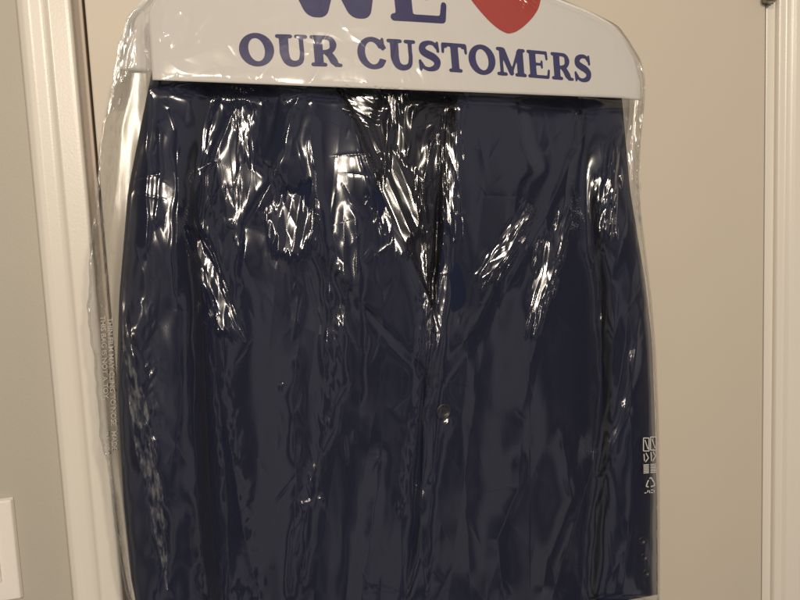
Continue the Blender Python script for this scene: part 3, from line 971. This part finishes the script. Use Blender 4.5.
def film_h(u, v):
    """height of the front film in metres above the hanging plane"""
    h = sample(base, u, v) + 0.0035
    px = np.zeros_like(u)                            # detail in px (about a millimetre)
    below = sstep(v, cape_bottom(u) - 6, cape_bottom(u) + 16)
    left_calm = 1 - 0.6 * (1 - sstep(u, 188, 206))
    right_calm = left_calm -  0.55 * sstep(u, 440, 490) * (1 - sstep(u, 570, 610))
    # long hanging folds
    px += crumple(u + 0.12 * (v - 200), v * 0.16, 44, 0.11, 11, 4, (-22, 22), 0.18) * below * right_calm
    px += crumple(u - 0.10 * (v - 200), v * 0.14, 15, 0.07, 37, 4, (-22, 22), 0.2) * below * right_calm * np.clip(perlin(u / 45, v / 120, 71) * 1.6 - 0.1, 0, 1.2)
    # broad shallow facets
    px += crumple(u, v * 0.6, 70, 0.06, 23, 5, (0, 180), 0.4) * (0.3 + 0.7 * below)
    # tight film over the card: a few fine creases only
    px += crumple(u, v, 22, 0.035, 43, 4, (20, 160), 0.4) * (1 - below)
    for k, (pts, wl, wr, amp, ro) in enumerate(FOLDS):
        P = np.asarray(pts, float)
        b = (u > P[:, 0].min() - 60) & (u < P[:, 0].max() + 60) & (v > P[:, 1].min() - 50) & (v < P[:, 1].max() + 50)
        if not b.any():
            continue
        uu, vv = u[b], v[b]
        wob = perlin(uu / 30 + k, vv / 26, 300 + k) * 1.6
        d, sg, arc = polyline_dist(uu + wob, vv, pts)
        w = np.where(sg > 0, wl, wr) * 1.0
        ends = np.minimum(1, np.minimum(arc, 1 - arc) * 7 + 0.0)
        al = 1 + ro * perlin(vv / 34 + 5 * k, uu / 40, 400 + k) * 1.3
        px[b] += amp * 0.8 * np.exp(-(d / w) ** 1.15) * sstep(ends, 0, 1) * np.clip(al, 0.15, 2)
    # the film drops over the edge of the under lapel into the open neck
    d, sg, arc = polyline_dist(u, v, [(338, 70), (345, 96), (384, 190), (432, 306), (442, 345)])
    side = u - np.interp(v, [70, 96, 190, 306, 345], [338, 345, 384, 432, 442])
    px -= 5.5 * sstep(side, -1.5, 3.5) * (1 - sstep(side, 14, 70)) * sstep(v, 86, 110) * (1 - sstep(v, 290, 345))
    px += 2.2 * np.exp(-np.abs(side + 9) / 8.0) * sstep(v, 100, 180) * (1 - sstep(v, 290, 345))
    # many short sharp creases
    rc = np.random.default_rng(99)
    for k in range(480):
        cx, cy = rc.uniform(90, 655), rc.uniform(-30, 640)
        if cy > 330 and rc.uniform() < 0.5:
            continue
        a = R_(90 + rc.normal(0, 26)) if rc.uniform() < 0.8 else R_(rc.uniform(0, 180))
        L = rc.uniform(10, 60) * (0.7 if cy < 90 else 1.0); w = rc.uniform(1.2, 3.4); amp = rc.uniform(0.25, 0.8) * rc.choice([-1, 1], p=[.3, .7])
        if cx < 200 and cy > 90:
            amp *= 0.6
        if cx > 450 and cy > 100:
            amp *= 0.55
        if cy < 90:
            amp *= 0.6
        d = np.array([math.cos(a), math.sin(a)])
        b = (np.abs(u - cx) < L * abs(d[0]) / 2 + 12) & (np.abs(v - cy) < L * abs(d[1]) / 2 + 12)
        if not b.any():
            continue
        uu, vv = u[b] - cx, v[b] - cy
        t = uu * d[0] + vv * d[1]; q = np.abs(-uu * d[1] + vv * d[0] + 3.0 * (t / L) ** 2 * rc.uniform(-1, 1))
        px[b] += amp * np.exp(-q / w) * np.clip(1 - (2 * t / L) ** 2, 0, 1)
    for pts, lam, slope, seed in CRINKLE:
        P = np.asarray(pts, float)
        b = (u > P[:, 0].min() - 12) & (u < P[:, 0].max() + 12) & (v > P[:, 1].min() - 12) & (v < P[:, 1].max() + 12)
        sd = poly_sd(u[b], v[b], pts)
        m = sstep(sd + 4 * perlin(u[b] / 9, v[b] / 14, seed), -6, 5)
        px[b] += m * crumple(u[b], v[b] * 0.6, lam, slope * (0.85 if P[:, 1].max() < 300 else 0.5), seed, 5, (-60, 60), 0.15)
    # flattened places take the lamp's mirror slope, with creases
    for k, (pts, lamp, lam, slope) in enumerate(FLATS):
        P = np.asarray(pts, float); c = P.mean(0)
        b = (u > P[:, 0].min() - 12) & (u < P[:, 0].max() + 12) & (v > P[:, 1].min() - 12) & (v < P[:, 1].max() + 12)
        uu, vv = u[b], v[b]
        sd = poly_sd(uu, vv, pts)
        ax = np.linalg.eigh(np.cov((P - c).T))[1][:, 1]
        al_, ac_ = (uu - c[0]) * ax[0] + (vv - c[1]) * ax[1], -(uu - c[0]) * ax[1] + (vv - c[1]) * ax[0]
        m = sstep(sd + 6.5 * perlin(al_ / 26, ac_ / 3.2, 500 + k), -6, 4)
        gu_, gv_ = tilt_for(c[0], c[1], lamp)
        wv_, ev_ = np.linalg.eigh(np.cov((P - c).T)); axg = math.degrees(math.atan2(ev_[1, 0], ev_[0, 0]))
        # existing smooth slope is replaced: heights relative to the centre
        hb0 = sample(base, np.array([c[0]]), np.array([c[1]]))[0] + 0.0035
        pl = (gu_ * (uu - c[0]) + gv_ * (vv - c[1])) + crumple(uu, vv, lam, slope * 0.85, 600 + k, 4, (axg - 32, axg + 32), 0.06)
        lift = (hb0 - h[b]) * 1000.0
        cen = np.average(px[b], weights=m + 1e-6)
        px[b] = px[b] * (1 - m) + (pl + lift + cen + 1.5) * m
    # sides fold back to the flat wings and the seams
    eL = (u - BL(v)); eR = (BR(v) - u)
    seam = 0.016
    eJ = np.where(below > 0.5, u - SL_out(v), u - CAPE_L(v))
    seam = seam + (0.030 + 0.004 * (1 - sstep(v, 95, 150))) * (u > 420)
    k = sstep(eL, 2, np.clip(np.where(below > 0.5, SL_out(v), CAPE_L(v)) + 4 - BL(v), 8, 60)) * np.sqrt(sstep(eR, 0, 10))
    h = seam + (h - seam) * k
    h = np.maximum(h, sample(solid, u, v) * (sstep(eJ, -2.5, 1.0)) + 0.0012 - np.minimum(px, 0) * 0.0004)
    return h + px * 0.001 * (0.45 + 0.55 * k) * sstep(eL, 0, 3) * sstep(eR, 0, 3)


def jagf(q):
    return 2.6 * perlin(q / 44, q * 0 + 1.3, 78) + 1.3 * perlin(q / 13, q * 0, 77)


vs = np.arange(-66, 652, 0.62); ncol = 940
ss = np.linspace(0, 1, ncol)
VV, SS = np.meshgrid(vs, ss, indexing='ij')
l, r = BL(vs)[:, None], BR(vs)[:, None]
jag = jagf(vs)[:, None]
UU = l + jag + (r - l - jag) * SS
HF = film_h(UU.ravel(), VV.ravel())
front = J(UU.ravel(), VV.ravel(), HF)
# back of the bag, near the door
sb = 5
rows = np.arange(0, len(vs))
UB, VB = UU[:, ::-1], VV[:, ::-1]
cols = np.concatenate([np.arange(0, ncol - 1, 5), [ncol - 1]])
UBc, VBc = UB[:, cols], VB[:, cols]
eL = UBc - BL(VBc); eR = BR(VBc) - UBc
k = np.sqrt(sstep(eL, 0, 20)) * np.sqrt(sstep(eR, 0, 12))
hbk = 0.016 + (-0.008 + 0.001 * (crumple(UBc.ravel(), VBc.ravel() * 0.3, 14, .12, 91, 5, (-30, 30)).reshape(UBc.shape)) * 0.6 - 0.016 + 0.006) * k * 0.55
back = J(UBc.ravel(), VBc.ravel(), hbk.ravel())
nF = front.shape[0]
Ff = grid_faces(len(vs), ncol)
Fb = grid_faces(len(vs), len(cols), nF)
i = np.arange(len(vs) - 1)
ncb = len(cols)
jr = np.stack([i * ncol + ncol - 1, nF + i * ncb, nF + (i + 1) * ncb, (i + 1) * ncol + ncol - 1], -1)
jl = np.stack([nF + i * ncb + ncb - 1, i * ncol, (i + 1) * ncol, nF + (i + 1) * ncb + ncb - 1], -1)
bag = thing('garment_bag', J([390], [640], 0.03)[0], 'clear crumpled plastic dry cleaning bag hanging over the jacket and cape', 'garment bag')
film = new_mesh('film', np.concatenate([front, back]), np.concatenate([Ff, Fb, jr, jl]), M_film, bag)

def film_at(u, v):
    j = np.clip((v - vs[0]) / (vs[1] - vs[0]), 0, len(vs) - 1.001)
    lo = np.interp(v, vs, UU[:, 0]); hi = np.interp(v, vs, UU[:, -1])
    i = np.clip((u - lo) / (hi - lo), 0, 1) * (ncol - 1.001)
    H = HF.reshape(len(vs), ncol); J0 = j.astype(int); I0 = i.astype(int)
    return np.maximum.reduce([H[J0, I0], H[J0, I0 + 1], H[J0 + 1, I0], H[J0 + 1, I0 + 1]])


# welded side seams: a narrow cloudy band along each edge
def seam_band(edge, sgn, v0, v1, w):
    q = np.arange(v0, v1, 1.2)
    wv_ = w * (1 + 0.35 * perlin(q / 12, q * 0 + 3, 61))
    e = edge(q) + (jagf(q) if sgn > 0 else 0)
    n = len(q); V = []
    for t in (0.0, 0.33, 0.66, 1.0):
        uu = e + sgn * (0.4 + wv_ * t)
        V.append(J(uu, q, film_at(uu, q) + 0.0009 + 0.0006 * math.sin(math.pi * t)))
    Vb = [a_ - NJ[None, :] * 0.0003 for a_ in V]
    V, F = sheet_solid(np.concatenate(V), np.concatenate(Vb), 4, n)
    return new_mesh('side_seam', V, F, M_seam, bag)


# narrow strips of streaky, hazy film lying on the front
def film_strip(pts, widths, seed, lam=5, slope=.28):
    P = np.asarray(pts, float); n = 130; m = 26
    seg = np.hypot(*np.diff(P, axis=0).T); acc = np.concatenate([[0], np.cumsum(seg)]) / seg.sum()
    t = np.linspace(0, 1, n)
    cu_, cv_ = np.interp(t, acc, P[:, 0]), np.interp(t, acc, P[:, 1])
    for _ in range(12):
        cu_[1:-1] = (cu_[:-2] + 2 * cu_[1:-1] + cu_[2:]) / 4
    w = np.interp(t, acc, widths)
    L_ = w * (1 + 0.5 * perlin(t * 7, t * 0, seed)); R2 = w * (1 + 0.5 * perlin(t * 8, t * 0 + 2, seed + 1))
    a = np.linspace(-1, 1, m)
    U = cu_[:, None] + np.where(a[None, :] < 0, L_[:, None], R2[:, None]) * a[None, :]
    V_ = np.repeat(cv_[:, None], m, 1)
    U, V_ = U.ravel(), V_.ravel()
    d = crumple(U, V_ * 0.55, lam, slope, seed, 5, (-60, 60), 0.2)
    h = film_at(U, V_) + 0.0009 + 0.001 * np.clip(d + 0.8, 0, 4)
    fr = J(U, V_, h)
    V, F = sheet_solid(fr, fr - NJ[None, :] * 0.0003, n, m)
    return new_mesh('film_strip', V, F, M_streaky, bag)


film_strip([(124, 318), (131, 370), (143, 430), (154, 490), (163, 550), (167, 590)], [1.5, 6, 10, 8, 4, 1], 811, 4, .24)
film_strip([(118, 120), (110, 180), (104, 230), (103, 280), (102, 308)], [2, 7, 9, 7, 2], 851, 6, .3)
film_strip([(132, 20), (124, 60), (116, 110), (112, 130)], [5, 8, 7, 2], 861, 6, .3)
film_strip([(638, 98), (635, 140), (637, 190), (641, 230)], [4, 5, 3.5, 1], 871, 4, .35)


# ------------------------------------------------------------------ print on the bag
def text_mesh(body, size):
    cu = bpy.data.curves.new('text_tmp', 'FONT'); cu.body = body; cu.size = size; cu.resolution_u = 3; cu.offset = 0.012 * size
    ob = bpy.data.objects.new('text_tmp', cu); COL.objects.link(ob)
    dg = bpy.context.evaluated_depsgraph_get(); dg.update()
    me = ob.evaluated_get(dg).to_mesh()
    V = np.array([tuple(v.co) for v in me.vertices]); F = [tuple(p.vertices) for p in me.polygons]
    ob.evaluated_get(dg).to_mesh_clear()
    bpy.data.objects.remove(ob); bpy.data.curves.remove(cu)
    return V, F


def print_on_film(name, UV, F, label=None, lift=0.0012):
    u, v = UV[:, 0], UV[:, 1]
    P = J(u, v, film_at(u, v) + lift)
    return new_mesh(name, P, F, M_print, bag, smooth=False)


seam_band(BL, 1, -50, 648, 2.6)
seam_band(BR, -1, -10, 648, 2.0)


def vertical_text(body, size, uv0, uv1, name):
    V, F = text_mesh(body, size)
    x = V[:, 0]; L = x.max()
    t = x / L
    u = uv0[0] + (uv1[0] - uv0[0]) * t + V[:, 1]
    v = uv0[1] + (uv1[1] - uv0[1]) * t - V[:, 1] * 0.1
    print_on_film(name, np.column_stack([u, v]), F)


vertical_text('THIN FILM MAY CLING TO NOSE', 7.0, (107.5, 318), (111.5, 426), 'warning_text')
vertical_text('MADE', 7.0, (111.7, 431), (112.2, 451), 'warning_text')
vertical_text('THIS BAG IS NOT A TOY.', 7.0, (100.5, 316), (103.8, 400), 'warning_text')
vertical_text('IN U.S.A.', 6.6, (104.0, 432), (105.0, 457), 'warning_text')


def strokes_mesh(lines, w):
    V = []; F = []
    for (a, b) in lines:
        a = np.array(a, float); b = np.array(b, float); d = b - a; L = np.linalg.norm(d); d /= L
        nrm = np.array([-d[1], d[0]]) * w / 2
        k = max(2, int(L / 2) + 1)
        n0 = len(V)
        for i in range(k):
            p = a + d * L * i / (k - 1)
            V += [p + nrm, p - nrm]
        for i in range(k - 1):
            F.append((n0 + 2 * i, n0 + 2 * i + 1, n0 + 2 * i + 3, n0 + 2 * i + 2))
    return np.array(V), F


def rect_lines(x0, y0, x1, y1):
    return [((x0, y0), (x1, y0)), ((x1, y0), (x1, y1)), ((x1, y1), (x0, y1)), ((x0, y1), (x0, y0))]


# block of small pictograms, and the recycling triangle below it
L = rect_lines(643.5, 438, 649, 451) + rect_lines(650.5, 437, 656, 450)
L += [((645, 440), (648, 449)), ((652, 439), (655, 448)), ((644, 454), (644.5, 461)), ((646, 453), (648.5, 458)), ((648.5, 458), (645.5, 462)), ((651, 452), (651.5, 461)), ((653, 452), (655.5, 456)), ((655.5, 456), (652.8, 461))]
for yy in np.arange(465, 474, 1.6):
    L += [((643.5, yy), (649, yy - .4)), ((650.5, yy - .5), (656, yy - .9))]
V, F = strokes_mesh(L, 0.95)
print_on_film('pictogram_block', V, F)
L = [((651.2, 477.5), (654.2, 483)), ((654.4, 485.5), (650.8, 486.6)), ((648.6, 487), (646.2, 486.4)), ((646.6, 484.5), (648.6, 480)), ((649.4, 478.6), (651.2, 477.5)), ((646.2, 486.4), (647.2, 483.6)), ((654.2, 483), (654.6, 486))]
V, F = strokes_mesh(L, 1.1)
print_on_film('recycling_mark', V, F)
L = [((644.5, 493), (646.5, 492.8)), ((647.5, 492.4), (648.2, 490.2)), ((649.5, 490.4), (649.8, 493)), ((651, 490), (653, 490)), ((651, 492.6), (653, 492.4)), ((654, 490), (654.3, 492.6))]
V, F = strokes_mesh(L, 0.9)
print_on_film('recycling_mark', V, F)

# ------------------------------------------------------------------ light
for k, (x, y, z, r, p) in enumerate(LAMPS):
    ld = bpy.data.lights.new('room_lamp', 'AREA'); ld.shape = 'DISK'; ld.size = 2 * r
    ld.energy = p; ld.color = WARM
    lo = bpy.data.objects.new('room_lamp', ld); COL.objects.link(lo)
    lo.location = (x, y, z)
    d = Vector((0.0, 0.0, 1.35)) - Vector((x, y, z))
    lo.rotation_euler = d.to_track_quat('-Z', 'Y').to_euler()

ld = bpy.data.lights.new('added_streak_light', 'AREA'); ld.shape = 'ELLIPSE'; ld.size = 0.12; ld.size_y = 0.7  # added tall ellipse, no real lamp: draws long streaks on the film folds
ld.energy = 8; ld.color = WARM
lo = bpy.data.objects.new('added_streak_light', ld); COL.objects.link(lo)
lo.location = (0.1, -2.3, 1.95); lo.rotation_euler = (Vector((0.0, 0, 1.45)) - lo.location).to_track_quat('-Z', 'Y').to_euler()

W = bpy.data.worlds.new('World'); sc.world = W; W.use_nodes = True
nt = W.node_tree
bg = nt.nodes['Background']
tc = N(nt, 'ShaderNodeTexCoord')
nz = N(nt, 'ShaderNodeTexNoise'); nz.inputs['Scale'].default_value = 2.4; nz.inputs['Detail'].default_value = 1.5
mpw = N(nt, 'ShaderNodeMapping'); mpw.inputs['Scale'].default_value = (1.5, 1.5, 0.45)
nt.links.new(tc.outputs['Generated'], mpw.inputs['Vector']); nt.links.new(mpw.outputs[0], nz.inputs['Vector'])
cr = N(nt, 'ShaderNodeValToRGB')
cr.color_ramp.elements[0].position = 0.45; cr.color_ramp.elements[0].color = (0.018, 0.015, 0.013, 1)
cr.color_ramp.elements[1].position = 0.57; cr.color_ramp.elements[1].color = (0.255, 0.24, 0.23, 1)
nt.links.new(nz.outputs['Fac'], cr.inputs[0]); nt.links.new(cr.outputs[0], bg.inputs['Color'])
bg.inputs['Strength'].default_value = 1.0

# ------------------------------------------------------------------ camera
cd = bpy.data.cameras.new('camera'); co = bpy.data.objects.new('camera', cd); COL.objects.link(co)
cd.sensor_fit = 'HORIZONTAL'; cd.sensor_width = 36; cd.lens = 36 * F_PX / 800
cd.clip_start = 0.02; cd.clip_end = 100
co.matrix_world = Matrix(((rgt[0], upv[0], -fwd[0], cam_p[0]), (rgt[1], upv[1], -fwd[1], cam_p[1]), (rgt[2], upv[2], -fwd[2], cam_p[2]), (0, 0, 0, 1)))
sc.camera = co

sc.view_settings.view_transform = 'Standard'; sc.view_settings.look = 'None'
sc.view_settings.exposure = 0; sc.view_settings.gamma = 1
sc.render.engine = 'CYCLES'
sc.cycles.use_denoising = True
sc.cycles.max_bounces = 8; sc.cycles.transparent_max_bounces = 24; sc.cycles.glossy_bounces = 4
sc.cycles.sample_clamp_indirect = 5.0
sc.cycles.caustics_reflective = False; sc.cycles.caustics_refractive = False
